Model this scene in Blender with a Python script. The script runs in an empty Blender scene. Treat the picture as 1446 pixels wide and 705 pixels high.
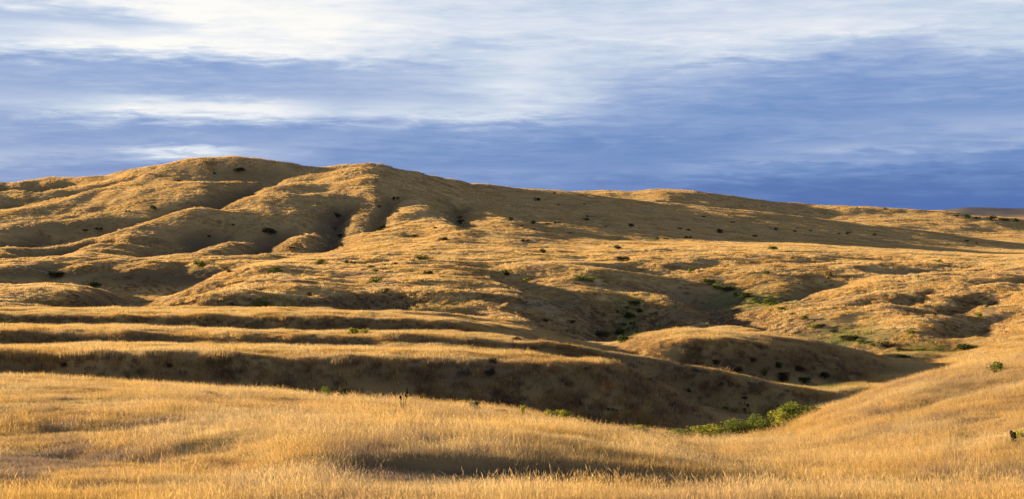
import bpy, math, random
import numpy as np
from mathutils import Vector, Euler

rng = np.random.default_rng(7)
random.seed(7)
SC = bpy.context.scene
COL = SC.collection

# ------------------------------------------------------------------ camera, sun, sky
F = 1986.0            # focal length in photo pixels (photo 1446 wide)
PX0, PYH = 723.0, 300.0   # principal column, horizon row
cam_d = bpy.data.cameras.new('camera')
cam = bpy.data.objects.new('camera', cam_d); COL.objects.link(cam)
cam_d.sensor_width = 36.0
cam_d.lens = 36.0 * F / 1446.0
cam_d.shift_y = -(352.5 - PYH) / 1446.0
cam_d.clip_start = 0.1; cam_d.clip_end = 60000.0
cam.location = (0, 0, 0); cam.rotation_euler = (math.radians(90), 0, 0)
SC.camera = cam

SUN_AZ = math.radians(64)      # to the left of the view direction
SUN_EL = math.radians(7.4)
sdir = Vector((-math.sin(SUN_AZ) * math.cos(SUN_EL), math.cos(SUN_AZ) * math.cos(SUN_EL), math.sin(SUN_EL)))
sun_d = bpy.data.lights.new('sun', 'SUN'); sun = bpy.data.objects.new('sun', sun_d); COL.objects.link(sun)
sun_d.energy = 5.0; sun_d.angle = math.radians(0.5); sun_d.color = (1.0, 0.78, 0.47)
sun.rotation_euler = sdir.to_track_quat('Z', 'Y').to_euler()
sun.location = (-60, 40, 60)

SC.view_settings.view_transform = 'Standard'
SC.view_settings.look = 'None'
SC.view_settings.exposure = 2.3
SC.view_settings.gamma = 1.0
SC.cycles.max_bounces = 6; SC.cycles.diffuse_bounces = 3; SC.cycles.transmission_bounces = 4
SC.cycles.transparent_max_bounces = 4


def lin(c):
    return tuple(((v / 255) / 12.92 if v / 255 <= 0.04045 else ((v / 255 + 0.055) / 1.055) ** 2.4) for v in c)


class NT:
    """tiny node-tree writer"""
    def __init__(s, nt): s.nt = nt
    def node(s, t, **kw):
        n = s.nt.nodes.new(t)
        for k, v in kw.items(): setattr(n, k, v)
        return n
    def put(s, sock, v):
        if isinstance(v, bpy.types.NodeSocket): s.nt.links.new(v, sock)
        else: sock.default_value = v
    def math(s, op, a, b=0.0, c=None, clamp=False):
        n = s.node('ShaderNodeMath', operation=op, use_clamp=clamp)
        s.put(n.inputs[0], a); s.put(n.inputs[1], b)
        if c is not None: s.put(n.inputs[2], c)
        return n.outputs[0]
    def ramp(s, fac, stops, interp='LINEAR'):
        n = s.node('ShaderNodeValToRGB'); r = n.color_ramp; r.interpolation = interp
        while len(r.elements) < len(stops): r.elements.new(0.5)
        for e, (p, c) in zip(r.elements, sorted(stops, key=lambda q: q[0])):
            e.position = p
            e.color = (c, c, c, 1) if isinstance(c, (int, float)) else (c[0], c[1], c[2], 1)
        s.put(n.inputs[0], fac); return n.outputs[0]
    def noise(s, vec, scale, detail=4, rough=0.5, dist=0.0, out=0):
        n = s.node('ShaderNodeTexNoise'); s.put(n.inputs['Vector'], vec)
        n.inputs['Scale'].default_value = scale; n.inputs['Detail'].default_value = detail
        n.inputs['Roughness'].default_value = rough; n.inputs['Distortion'].default_value = dist
        return n.outputs[out]
    def mix(s, fac, a, b, mode='MIX'):
        n = s.node('ShaderNodeMix', data_type='RGBA', blend_type=mode)
        s.put(n.inputs[0], fac); s.put(n.inputs[6], a); s.put(n.inputs[7], b); return n.outputs[2]
    def combine(s, x, y, z=0.0):
        n = s.node('ShaderNodeCombineXYZ'); s.put(n.inputs[0], x); s.put(n.inputs[1], y); s.put(n.inputs[2], z); return n.outputs[0]


def build_sky():
    w = bpy.data.worlds.new('World'); SC.world = w; w.use_nodes = True
    w.node_tree.nodes.clear(); t = NT(w.node_tree)
    out = t.node('ShaderNodeOutputWorld'); bg = t.node('ShaderNodeBackground'); t.nt.links.new(bg.outputs[0], out.inputs[0])
    STR = 0.1; bg.inputs[1].default_value = STR
    sky = t.node('ShaderNodeTexSky', sky_type='NISHITA', sun_disc=False)
    sky.sun_elevation = SUN_EL; sky.sun_rotation = -SUN_AZ
    tc = t.node('ShaderNodeTexCoord'); sep = t.node('ShaderNodeSeparateXYZ'); t.nt.links.new(tc.outputs['Generated'], sep.inputs[0])
    X, Y, Z = sep.outputs
    az = t.math('ARCTAN2', X, Y)                         # 0 ahead, + to the right
    el = t.math('ARCSINE', Z)
    # streaky warp: cloud banks drawn out along the horizon
    wv = t.combine(t.math('MULTIPLY', az, 7.0), t.math('MULTIPLY', el, 70.0), 0.0)
    n1 = t.noise(wv, 1.0, 5, 0.55, 0.3)
    wv2 = t.combine(t.math('MULTIPLY', az, 30.0), t.math('MULTIPLY', el, 215.0), 3.7)
    n2 = t.noise(wv2, 1.0, 6, 0.6, 0.3)
    wv3 = t.combine(t.math('MULTIPLY', az, 5.0), t.math('MULTIPLY', el, 18.0), 9.1)
    n3 = t.noise(wv3, 1.0, 3, 0.5)
    a2 = t.math('ADD', az, t.math('MULTIPLY', t.math('SUBTRACT', n1, 0.5), 0.09))
    e2 = t.math('ADD', el, t.math('ADD', t.math('MULTIPLY', t.math('SUBTRACT', n3, 0.5), 0.014),
                                  t.math('MULTIPLY', t.math('SUBTRACT', n2, 0.5), 0.020)))
    u = t.math('MULTIPLY_ADD', a2, 1.0 / 0.76, 0.5)      # 0..1 over +-0.38 rad
    rows = SKY_ROWS
    acc = None
    prev_el = None
    for py, stops in rows:                               # from the horizon upwards
        e_row = math.atan((PYH - py) / F)
        pts = [(min(1, max(0, math.atan((px - PX0) / F) / 0.76 + 0.5)), v) for px, v in stops]
        r = t.ramp(u, pts, 'LINEAR')
        if acc is None: acc = r
        else:
            m = t.node('ShaderNodeMapRange', interpolation_type='SMOOTHSTEP')
            t.put(m.inputs[0], e2); m.inputs[1].default_value = prev_el; m.inputs[2].default_value = e_row
            acc = t.mix(m.outputs[0], acc, r)
        prev_el = e_row
    # above the picture: broken pale overcast on a cloud plane
    den = t.math('ADD', t.math('MAXIMUM', Z, 0.0), 0.12)
    pv = t.combine(t.math('DIVIDE', X, den), t.math('DIVIDE', Y, den), 0.0)
    nz = t.noise(pv, 0.8, 6, 0.55, 0.4)
    top = t.math('MULTIPLY_ADD', t.math('SUBTRACT', nz, 0.5), 0.9, 0.58)
    m = t.node('ShaderNodeMapRange', interpolation_type='SMOOTHSTEP')
    t.put(m.inputs[0], el); m.inputs[1].default_value = 0.145; m.inputs[2].default_value = 0.24
    acc = t.mix(m.outputs[0], acc, top)
    fine = t.math('ADD', t.math('MULTIPLY', t.math('SUBTRACT', n2, 0.5), 0.30), t.math('MULTIPLY', t.math('SUBTRACT', n1, 0.5), 0.28))
    b = t.math('ADD', acc, fine, clamp=True)
    k = 0.2033 / STR
    cr = [(0.0, (56, 100, 174)), (0.12, (68, 111, 180)), (0.30, (102, 138, 197)), (0.45, (134, 160, 208)), (0.60, (168, 186, 220)),
          (0.75, (200, 213, 232)), (0.87, (226, 231, 241)), (1.0, (253, 251, 247))]
    colr = t.ramp(b, [(p, lin(c)) for p, c in cr])
    cl = t.mix(1.0, colr, (k, k, k, 1), 'MULTIPLY')
    cover = t.ramp(b, [(0.0, 0.95), (0.3, 0.97), (0.7, 0.99)])
    fin = t.mix(cover, sky.outputs[0], cl)
    t.nt.links.new(fin, bg.inputs[0])


SKY_ROWS = [
    (292, [(0, .36), (500, .34), (800, .26), (1000, .13), (1200, .10), (1446, .12)]),
    (262, [(0, .38), (500, .34), (750, .32), (950, .24), (1150, .14), (1446, .15)]),
    (240, [(0, .42), (130, .40), (500, .34), (700, .40), (850, .36), (1000, .40), (1150, .30), (1446, .26)]),
    (229, [(0, .50), (140, .48), (235, .60), (330, .62), (450, .42), (500, .34), (900, .32), (1050, .46), (1200, .42), (1446, .28)]),
    (216, [(0, .58), (150, .56), (225, .86), (240, .80), (262, .90), (300, .86), (360, .62), (480, .34), (700, .34), (900, .28), (1080, .38), (1220, .52), (1446, .44)]),
    (203, [(0, .46), (200, .40), (300, .44), (450, .46), (600, .36), (900, .30), (1100, .32), (1250, .46), (1446, .58)]),
    (187, [(0, .48), (200, .42), (400, .42), (600, .40), (750, .43), (900, .37), (1100, .36), (1280, .47), (1446, .57)]),
    (156, [(0, .64), (100, .74), (190, .95), (380, .95), (480, .70), (640, .78), (760, .80), (860, .50), (1000, .38), (1446, .36)]),
    (130, [(0, .50), (300, .50), (500, .56), (620, .66), (720, .84), (820, .72), (900, .50), (1100, .42), (1446, .42)]),
    (102, [(0, .50), (300, .52), (500, .56), (640, .60), (740, .80), (850, .70), (960, .58), (1200, .48), (1446, .50)]),
    (72, [(0, .84), (120, .96), (330, .97), (480, .92), (640, .72), (760, .76), (900, .70), (1010, .84), (1120, .70), (1260, .58), (1446, .74)]),
    (44, [(0, .66), (180, .70), (290, .98), (480, .98), (640, .82), (800, .80), (1000, .84), (1200, .85), (1446, .74)]),
    (12, [(0, .90), (250, .96), (480, .94), (640, .80), (800, .76), (1000, .78), (1200, .79), (1446, .78)]),
]
build_sky()

# ------------------------------------------------------------------ terrain: profile lines (photo column, row, distance)
L = []
def line(*pts): L.append(pts)
line((0, 1160, 6)); line((0, 846, 12))
line((-300, 705, 20), (1446, 705, 20))
# low bank in the near meadow: foot, lip
line((-300, 655, 30), (0, 650, 30), (300, 656, 28), (430, 652, 26.85), (550, 664, 26.8), (700, 672, 27.0), (850, 683, 27.35), (950, 691, 27.65), (1050, 698, 28.0), (1200, 700, 28.3), (1446, 686, 29.2))
line((-300, 642, 33), (0, 636, 33), (300, 640, 29), (430, 638, 27.3), (550, 641, 27.2), (700, 647, 27.4), (850, 657, 27.8), (950, 668, 28.1), (1050, 684, 28.4), (1200, 691, 29), (1446, 672, 30))
line((-300, 568, 42), (0, 575, 42), (450, 590, 42), (700, 600, 42), (900, 628, 42), (1000, 643, 42), (1100, 647, 42), (1200, 633, 42), (1300, 613, 42), (1446, 586, 42), (1750, 548, 42))
# near crest
line((-300, 528, 66), (0, 537, 66), (200, 546, 64), (380, 559, 62), (440, 563, 61), (600, 574, 60), (730, 587, 60), (780, 596, 60), (870, 610, 61), (960, 618, 62), (1040, 619, 64), (1085, 611, 65), (1110, 603, 66), (1150, 587, 66), (1200, 570, 66), (1260, 546, 66), (1350, 523, 66), (1446, 508, 66), (1750, 470, 66))
# hidden valley behind it
line((-300, 562, 96), (0, 558, 97), (300, 562, 97.6), (450, 577, 97.6), (600, 592, 97), (750, 614, 96), (850, 632, 95), (950, 648, 92), (1050, 642, 93), (1150, 612, 98), (1250, 587, 110), (1350, 571, 120), (1446, 560, 125), (1750, 540, 130))
# third terrace crest
line((-300, 503, 100), (0, 501, 100), (300, 503, 100), (450, 507, 101), (600, 509, 101), (740, 512, 102), (830, 516, 103.5), (880, 532, 104.5), (930, 556, 105.5), (990, 594, 106.5), (1060, 606, 108), (1150, 592, 111), (1250, 576, 118), (1350, 561, 130), (1446, 550, 135), (1750, 530, 135))
# second terrace foot, crest (the crest runs on as the long spur)
line((-300, 488, 133.4), (0, 488, 133.4), (300, 488, 133.6), (450, 489, 133.8), (600, 491, 133.8), (700, 496, 134), (800, 513, 134), (880, 534, 133.6), (930, 556, 133), (1000, 580, 132), (1062, 592, 131), (1150, 574, 132), (1200, 565, 136), (1250, 560, 141), (1350, 548, 150), (1446, 540, 155), (1750, 520, 155))
line((-300, 470, 136), (0, 468, 136), (300, 473, 136), (480, 477, 136), (640, 477, 136), (784, 487, 136), (844, 498, 136), (920, 508, 135.5), (961, 516, 135), (1042, 531, 134), (1082, 542, 133.5), (1122, 553, 133), (1160, 557, 136), (1200, 553, 140), (1250, 550, 145), (1350, 535, 157), (1446, 525, 162), (1750, 505, 162))
# first terrace foot, crest
line((-300, 461, 172.5), (0, 461, 172.5), (300, 465, 172.5), (480, 471, 172), (600, 472, 171.5), (690, 478, 167), (784, 500, 160), (880, 522, 157), (920, 531, 157.5), (961, 534, 158), (1042, 541, 160.5), (1122, 547, 163.5), (1160, 545, 165), (1200, 543, 166), (1250, 536, 167), (1350, 521, 165), (1446, 510, 170), (1750, 490, 170))
line((-300, 446, 175), (0, 444, 175), (300, 447, 175), (480, 449, 174), (590, 454, 173), (660, 462, 172), (700, 470, 172), (784, 489, 176), (880, 505, 168), (920, 490, 163), (961, 482, 161.5), (1042, 480, 163.6), (1122, 489, 167), (1160, 503, 168.5), (1200, 519, 170), (1250, 531, 172), (1350, 515, 181), (1446, 503, 182), (1750, 483, 182))
# plateau edge / knoll crest
line((-300, 441, 215), (0, 439, 215), (150, 438, 215), (300, 438, 215), (440, 440, 212), (560, 446, 205), (640, 450, 205), (700, 455, 208), (784, 466, 210), (860, 472, 210), (900, 464, 205), (961, 462, 196), (1042, 466, 193), (1100, 473, 191), (1180, 491, 187), (1240, 510, 183), (1262, 520, 182), (1300, 519, 188), (1350, 507, 195), (1446, 490, 205), (1750, 470, 205))
line((-300, 450, 250), (0, 450, 250), (150, 447, 245), (200, 440, 240), (300, 437, 235), (440, 438, 228), (560, 437, 232), (700, 441, 240), (784, 450, 240), (880, 464, 240), (930, 448, 232), (1000, 448, 228), (1060, 455, 222), (1100, 468, 220), (1198, 492, 210), (1266, 508, 200), (1320, 504, 208), (1400, 484, 222), (1446, 472, 228), (1750, 455, 228))
line((-300, 430, 300), (0, 428, 300), (100, 432, 300), (170, 434, 290), (245, 420, 280), (330, 408, 275), (440, 409, 275), (560, 412, 275), (700, 413, 280), (784, 419, 285), (880, 439, 285), (950, 422, 272), (1000, 420, 265), (1060, 430, 262), (1150, 444, 255), (1250, 455, 250), (1350, 452, 262), (1446, 445, 270), (1750, 430, 270))
line((-300, 408, 360), (0, 406, 360), (100, 398, 365), (140, 402, 360), (175, 424, 330), (245, 412, 320), (330, 383, 350), (383, 376, 350), (440, 378, 350), (560, 380, 350), (700, 382, 350), (800, 385, 350), (880, 395, 350), (980, 394, 345), (1060, 398, 340), (1150, 400, 340), (1250, 396, 340), (1350, 391, 345), (1446, 386, 350), (1750, 376, 350))
line((-300, 404, 445), (0, 402, 445), (100, 404, 444), (170, 412, 440), (245, 418, 436), (330, 392, 440), (383, 371, 425), (440, 364, 420), (520, 357, 430), (700, 359, 430), (800, 361, 430), (950, 362, 420), (1100, 362, 420), (1250, 366, 420), (1446, 370, 420), (1750, 366, 420))
line((-300, 376, 458), (0, 377, 458), (100, 374, 458), (200, 375, 457), (300, 374, 457), (383, 370, 462), (440, 366, 490), (480, 357, 485), (520, 352, 480), (600, 348, 488), (640, 346.5, 492), (700, 345, 506), (840, 342, 570), (920, 339, 615), (1000, 337, 671), (1100, 336, 730), (1200, 340, 790), (1300, 346, 830), (1446, 354, 880), (1750, 372, 880))
line((-300, 342, 600), (0, 345, 600), (200, 345, 600), (300, 340, 600), (400, 335, 600), (520, 325, 600), (590, 323, 605), (640, 307.1, 623), (700, 307.0, 656), (840, 312.5, 710), (920, 316.2, 742), (1000, 319.3, 782), (1100, 324.8, 824), (1200, 330.7, 867), (1300, 338.6, 895), (1446, 353.5, 906), (1750, 372, 890))
line((-300, 302, 740), (0, 300, 740), (100, 295, 740), (200, 280, 740), (300, 268, 740), (400, 270, 740), (520, 268, 740), (590, 275, 742), (640, 280.4, 777), (700, 280.0, 830), (840, 290.3, 874), (920, 297.2, 891), (1000, 304.0, 911), (1100, 312.7, 933), (1200, 321.6, 956), (1300, 331.2, 971), (1446, 350.4, 937), (1750, 372, 900))
# just below the skyline (a steep cap under the first summit)
line((-300, 272, 868), (0, 266, 868), (150, 254, 862), (230, 243, 850), (290, 248, 836), (330, 249, 834), (380, 248, 832), (420, 247, 830), (450, 244, 830), (520, 238, 822), (600, 256, 838), (700, 267, 955), (840, 281, 975), (920, 289.5, 985), (1000, 296.5, 990), (1100, 305.5, 1000), (1200, 316.5, 1005), (1300, 327, 1010), (1446, 348.3, 955), (1750, 372, 910))
# skyline of the big hill
line((-300, 262, 900), (0, 257, 900), (60, 251, 900), (150, 246, 890), (200, 238, 880), (250, 228, 870), (290, 222, 865), (330, 221, 860), (380, 224, 855), (420, 230, 850), (437, 235, 845), (470, 236, 840), (520, 231, 835), (550, 234, 830), (600, 247, 880), (640, 256, 930), (700, 262, 1005), (800, 270, 1038), (900, 283, 1040), (1000, 292.5, 1040), (1100, 302, 1043), (1200, 314, 1046), (1300, 325, 1047), (1396, 340, 1000), (1446, 347.5, 968), (1750, 372, 920))
line((-300, 282, 1050), (0, 275, 1050), (400, 275, 1050), (600, 282, 1090), (800, 298, 1180), (1000, 309, 1180), (1200, 325, 1180), (1300, 330, 1170), (1396, 338, 1140), (1446, 341, 1110), (1750, 362, 1100))
line((-300, 288, 1300), (0, 282, 1300), (600, 290, 1300), (800, 292, 1320), (900, 294, 1310), (1000, 305, 1290), (1200, 320, 1270), (1300, 323, 1260), (1446, 331, 1220), (1750, 345, 1200))
# far ridge skyline
line((-300, 285, 1600), (0, 280, 1600), (600, 287, 1600), (750, 278, 1600), (820, 272, 1600), (900, 269, 1590), (940, 266, 1580), (970, 268, 1570), (1020, 277, 1550), (1100, 286, 1520), (1200, 293, 1490), (1300, 298, 1450), (1340, 301, 1430), (1380, 308, 1410), (1446, 314, 1380), (1750, 330, 1350))
line((-300, 292, 2300), (600, 296, 2300), (820, 290, 2300), (1000, 297, 2300), (1200, 304, 2300), (1300, 307, 2300), (1380, 309.5, 2300), (1446, 309, 2300), (1750, 312, 2300))
line((-300, 290, 4500), (800, 290, 4500), (1000, 295, 4500), (1200, 299, 4500), (1300, 300, 4500), (1340, 297, 4500), (1360, 294, 4500), (1390, 294.5, 4500), (1446, 296.5, 4500), (1750, 294, 4500))
line((-300, 298, 8000), (1380, 297.5, 8000), (1410, 295.5, 8000), (1446, 295, 8000), (1750, 298, 8000))
line((0, 299.6, 26000))


def pchip(xk, yk, x):
    xk = np.asarray(xk, float); yk = np.asarray(yk, float)
    if len(xk) == 1: return np.full(np.shape(x), yk[0])
    x = np.clip(x, xk[0], xk[-1])
    h = np.diff(xk); d = np.diff(yk) / h
    m = np.zeros(len(xk))
    if len(xk) > 2:
        w1 = 2 * h[1:] + h[:-1]; w2 = h[1:] + 2 * h[:-1]
        ok = d[:-1] * d[1:] > 0
        with np.errstate(divide='ignore', invalid='ignore'):
            hm = (w1 + w2) / (w1 / d[:-1] + w2 / d[1:])
        m[1:-1] = np.where(ok, hm, 0)
        m[0] = d[0]; m[-1] = d[-1]
    else: m[:] = d[0]
    i = np.clip(np.searchsorted(xk, x) - 1, 0, len(xk) - 2)
    t = (x - xk[i]) / h[i]
    return ((2*t**3 - 3*t**2 + 1) * yk[i] + (t**3 - 2*t**2 + t) * h[i] * m[i] + (-2*t**3 + 3*t**2) * yk[i+1] + (t**3 - t**2) * h[i] * m[i+1])


PXG = np.arange(-800, 2250, 4.0)
LND = np.linspace(math.log(6), math.log(26000), 2200)
LY = np.array([pchip([p[0] for p in l], [p[1] for p in l], PXG) for l in L])
LD = np.array([pchip([p[0] for p in l], [p[2] for p in l], PXG) for l in L])
def smooth_px(A, s):
    k = np.exp(-0.5 * (np.arange(-3 * s, 3 * s + 1) / s) ** 2); k /= k.sum(); P = np.pad(A, ((0, 0), (3 * s, 3 * s)), 'edge')
    return np.array([np.convolve(r, k, 'valid') for r in P])
LY = smooth_px(LY, 2); LD = smooth_px(LD, 4)
for k in range(1, len(L)): LD[k] = np.maximum(LD[k], LD[k-1] * 1.004)
E = np.array([pchip(np.log(LD[:, j]), LY[:, j], LND) for j in range(len(PXG))]).T     # rows: distance, cols: px


def base_rows(px, D):
    fj = np.clip((px - PXG[0]) / 4.0, 0, len(PXG) - 1.001); j = fj.astype(int); fj = fj - j
    fi = np.clip((np.log(np.maximum(D, 6)) - LND[0]) / (LND[1] - LND[0]), 0, len(LND) - 1.001); i = fi.astype(int); fi = fi - i
    return (E[i, j] * (1-fi) * (1-fj) + E[i+1, j] * fi * (1-fj) + E[i, j+1] * (1-fi) * fj + E[i+1, j+1] * fi * fj)


def line_D(k, px):
    return np.interp(px, PXG, LD[k])


def hit(px, py, dmin=6, dmax=26000):
    """ground point (x, y) first met by the sight line through a photo pixel, beyond dmin"""
    j = int(round((px - PXG[0]) / 4.0)); i0 = np.searchsorted(LND, math.log(dmin)); i1 = np.searchsorted(LND, math.log(dmax))
    c = E[i0:i1, j]; ok = np.nonzero(c <= py)[0]
    i = ok[0] if len(ok) else int(np.argmin(c))
    D = math.exp(LND[i0 + i]); return ((px - PX0) / F * D, D)


# ------------------------------------------------------------------ value noise
_perm = np.random.default_rng(3).permutation(4096)
_grad = np.random.default_rng(4).uniform(0, 2 * math.pi, 4096); _gx = np.cos(_grad); _gy = np.sin(_grad)
def perlin(x, y, seed=0):
    xi = np.floor(x).astype(np.int64); yi = np.floor(y).astype(np.int64); xf = x - xi; yf = y - yi
    def g(ix, iy, dx, dy):
        h = _perm[(_perm[(ix + seed * 131) & 4095] + iy) & 4095]; return _gx[h] * dx + _gy[h] * dy
    u = xf**3 * (xf * (xf * 6 - 15) + 10); v = yf**3 * (yf * (yf * 6 - 15) + 10)
    a = g(xi, yi, xf, yf); b = g(xi+1, yi, xf-1, yf); c = g(xi, yi+1, xf, yf-1); d = g(xi+1, yi+1, xf-1, yf-1)
    return (a * (1-u) + b * u) * (1-v) + (c * (1-u) + d * u) * v * 1.0
def fbm(x, y, wl, octv=3, gain=0.5, seed=0):
    s = 0; a = 1.0
    for o in range(octv):
        s = s + a * perlin(x / wl + 17.3 * o, y / wl - 9.1 * o, seed + o); wl = wl / 2.03; a *= gain
    return s

# ------------------------------------------------------------------ traced ribs (+) and gullies (-): height m, half width m, distance range
FEAT = [
    # big hill
    (-5.07, 12.8, 560, 862, [(428, 236), (400, 246), (368, 257), (338, 268), (305, 280), (275, 289), (249, 294), (215, 303), (184, 310), (150, 320), (115, 331), (60, 341), (0, 347), (-80, 356)]),
    (2.00, 20.2, 560, 862, [(440, 238), (390, 258), (330, 282), (268, 305), (191, 325), (115, 340), (0, 355), (-80, 365)]),
    (-3.90, 9.8, 600, 900, [(205, 246), (160, 259), (110, 270), (60, 279), (0, 286), (-80, 295)]),
    (-3.90, 9.0, 650, 960, [(120, 255), (70, 260), (0, 265), (-80, 272)]),
    (1.60, 16.2, 600, 900, [(210, 240), (165, 266), (100, 288), (40, 300), (-60, 314)]),
    (-3.12, 7.5, 560, 760, [(165, 305), (150, 318), (120, 332)]),
    (-3.12, 9.0, 560, 760, [(85, 318), (50, 330), (0, 338), (-60, 348)]),
    (-3.51, 9.8, 500, 800, [(135, 340), (90, 350), (40, 360), (-40, 374)]),
    (-3.51, 12.8, 500, 800, [(340, 308), (290, 330), (245, 350), (195, 374)]),
    (1.30, 13.5, 500, 800, [(350, 328), (325, 341), (280, 356), (234, 371)]),
    (1.20, 13.5, 500, 800, [(195, 330), (140, 352), (88, 374)]),
    (-3.90, 10.5, 500, 800, [(442, 302), (420, 312), (400, 320), (380, 330), (350, 352), (320, 374)]),
    (1.30, 12.2, 500, 800, [(490, 314), (460, 325), (430, 336), (390, 350), (370, 362)]),
    (-3.28, 9.0, 500, 830, [(484, 274), (480, 292), (474, 312), (468, 335), (462, 352)]),
    (0.70, 20.2, 500, 830, [(520, 252), (510, 280), (507, 300), (500, 325), (492, 345)]),
    (-2.34, 8.2, 500, 830, [(560, 268), (543, 292), (532, 310), (525, 330)]),
    (0.65, 20.2, 500, 830, [(605, 262), (606, 290), (600, 308), (588, 330)]),
    (-2.50, 9.0, 500, 800, [(650, 275), (648, 300), (655, 320)]),
    (0.50, 18.9, 720, 850, [(530, 233), (528, 242), (520, 254)]),
    (-0.78, 9.0, 500, 800, [(720, 288), (735, 302), (760, 318)]),
    (-0.78, 9.0, 500, 800, [(820, 298), (850, 312), (890, 325)]),
    # gully behind the lit lobe
    (-4.2, 10, 300, 440, [(350, 386), (290, 402), (250, 414), (215, 425), (180, 437)]),
    (-1.5, 6, 450, 560, [(60, 372), (70, 385), (60, 400)]),
    (-1.8, 6, 450, 560, [(150, 368), (155, 382), (160, 398)]),
    (-1.6, 6, 450, 560, [(250, 368), (255, 382), (262, 396)]),
    (-3.6, 9, 290, 420, [(190, 396), (160, 414), (125, 434)]),
    # hollows on the lobe's near side
    (-4.4, 7.0, 228, 330, [(550, 408), (533, 420), (503, 432), (470, 443)]),
    (-4.2, 6.5, 228, 330, [(480, 412), (455, 424), (420, 441)]),
    (-3.0, 5.2, 228, 330, [(350, 416), (325, 428), (292, 441)]),
    (-3.0, 5.2, 228, 330, [(272, 420), (238, 431), (196, 440)]),
    (-1.6, 5, 228, 330, [(412, 420), (385, 432), (362, 441)]),
    (-1.2, 6, 228, 330, [(610, 420), (600, 432), (580, 444)]),
    # green draw and its head
    (-4.0, 11, 195, 330, [(905, 412), (893, 430), (884, 450), (880, 475)]),
    (-2.4, 10, 230, 420, [(700, 376), (746, 391), (804, 408), (861, 424), (884, 445)]),
    (-1.5, 9, 230, 360, [(690, 410), (740, 424), (800, 440), (850, 455)]),
    # right hand valley
    (-5.0, 14, 200, 400, [(960, 382), (990, 396), (1020, 408), (1060, 424), (1100, 440), (1150, 458), (1200, 478), (1260, 496)]),
    # hummocks right of the valley
    (-1.8, 8, 300, 460, [(1185, 361), (1260, 367), (1330, 369)]),
    (-2.2, 7, 270, 420, [(1055, 402), (1095, 404), (1140, 398), (1200, 388)]),
    (-2.0, 7, 270, 420, [(1222, 384), (1280, 382), (1337, 377)]),
    (-1.8, 5, 230, 380, [(1240, 424), (1280, 416), (1315, 404)]),
    (-1.6, 5, 230, 380, [(1188, 427), (1210, 420), (1236, 411)]),
    (-2.0, 5, 230, 380, [(1296, 440), (1340, 430), (1390, 410)]),
    (-1.6, 5, 230, 380, [(1380, 400), (1420, 396), (1470, 385)]),
    (-1.4, 4, 215, 330, [(1330, 470), (1370, 455), (1420, 440), (1470, 436)]),
    (-1.4, 4, 240, 380, [(920, 412), (960, 425), (1000, 432)]),
    (-1.6, 6, 300, 460, [(950, 376), (970, 372), (1000, 374)]),
    (-1.3, 6, 300, 460, [(860, 372), (900, 376), (930, 382)]),
    # spurs
    (0.35, 3.5, 100, 127, [(975, 545), (1010, 556), (1045, 566), (1085, 578)]),
    (0.5, 3.5, 97, 130, [(836, 509), (880, 528), (925, 553), (973, 583)]),
    # near slopes
    (-0.38, 1.5, 25, 66, [(1400, 536), (1340, 556), (1290, 572), (1235, 592)]),
    (-0.25, 1.2, 25, 66, [(1446, 600), (1380, 612), (1300, 632)]),
    (-0.22, 0.9, 22, 50, [(40, 612), (120, 606), (220, 604)]),
    (-0.25, 0.8, 20, 40, [(60, 640), (150, 648), (240, 650)]),
    (-0.25, 0.8, 20, 40, [(260, 625), (330, 632), (420, 640)]),
]


def smooth_poly(P, n=60):
    P = np.array(P, float); s = np.concatenate([[0], np.cumsum(np.hypot(*np.diff(P, axis=0).T))])
    q = np.linspace(0, s[-1], n); return np.stack([pchip(s, P[:, 0], q), pchip(s, P[:, 1], q)], 1)


def apply_features(x, y, z, ero_shade=None):
    for A, w, d0, d1, pix in FEAT:
        P = smooth_poly([hit(p[0], p[1], d0, d1) for p in pix])
        R = 3.0 * w
        sel = np.nonzero((x > P[:, 0].min() - R) & (x < P[:, 0].max() + R) & (y > P[:, 1].min() - R) & (y < P[:, 1].max() + R))[0]
        if not len(sel): continue
        xs, ys = x[sel], y[sel]; best = np.full(len(sel), 1e9); par = np.zeros(len(sel))
        wob = 1.0 + 0.9 * perlin(xs / (2.2 * w), ys / (2.2 * w), 40)
        n = len(P) - 1
        for k in range(n):
            ax, ay = P[k]; bx, by = P[k+1]; dx, dy = bx - ax, by - ay; l2 = dx*dx + dy*dy + 1e-9
            t = np.clip(((xs - ax) * dx + (ys - ay) * dy) / l2, 0, 1)
            dd = (xs - ax - t*dx)**2 + (ys - ay - t*dy)**2
            m = dd < best; best[m] = dd[m]; par[m] = (k + t[m]) / n
        taper = np.clip(par / 0.18, 0, 1) * np.clip((1 - par) / 0.18, 0, 1); taper = taper * taper * (3 - 2 * taper)
        taper = 0.15 + 0.85 * taper
        d = np.sqrt(best) * wob / w
        if ero_shade is not None and A < 0 and d0 > 90: ero_shade[sel] = np.maximum(ero_shade[sel], min(1, -A / 3.2) * taper * np.exp(-(d / 1.25)**2))
        z[sel] += A * ((2.15 if A < 0 else 1.75) if d0 >= 500 else 1.5 if d0 >= 195 else 1.2) * taper * (np.exp(-d**(1.25 if A < 0 else 1.6)) + (0.30 * np.exp(-(2.8 * d)**1.6) if A < -2 and d0 >= 290 else 0))


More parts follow.
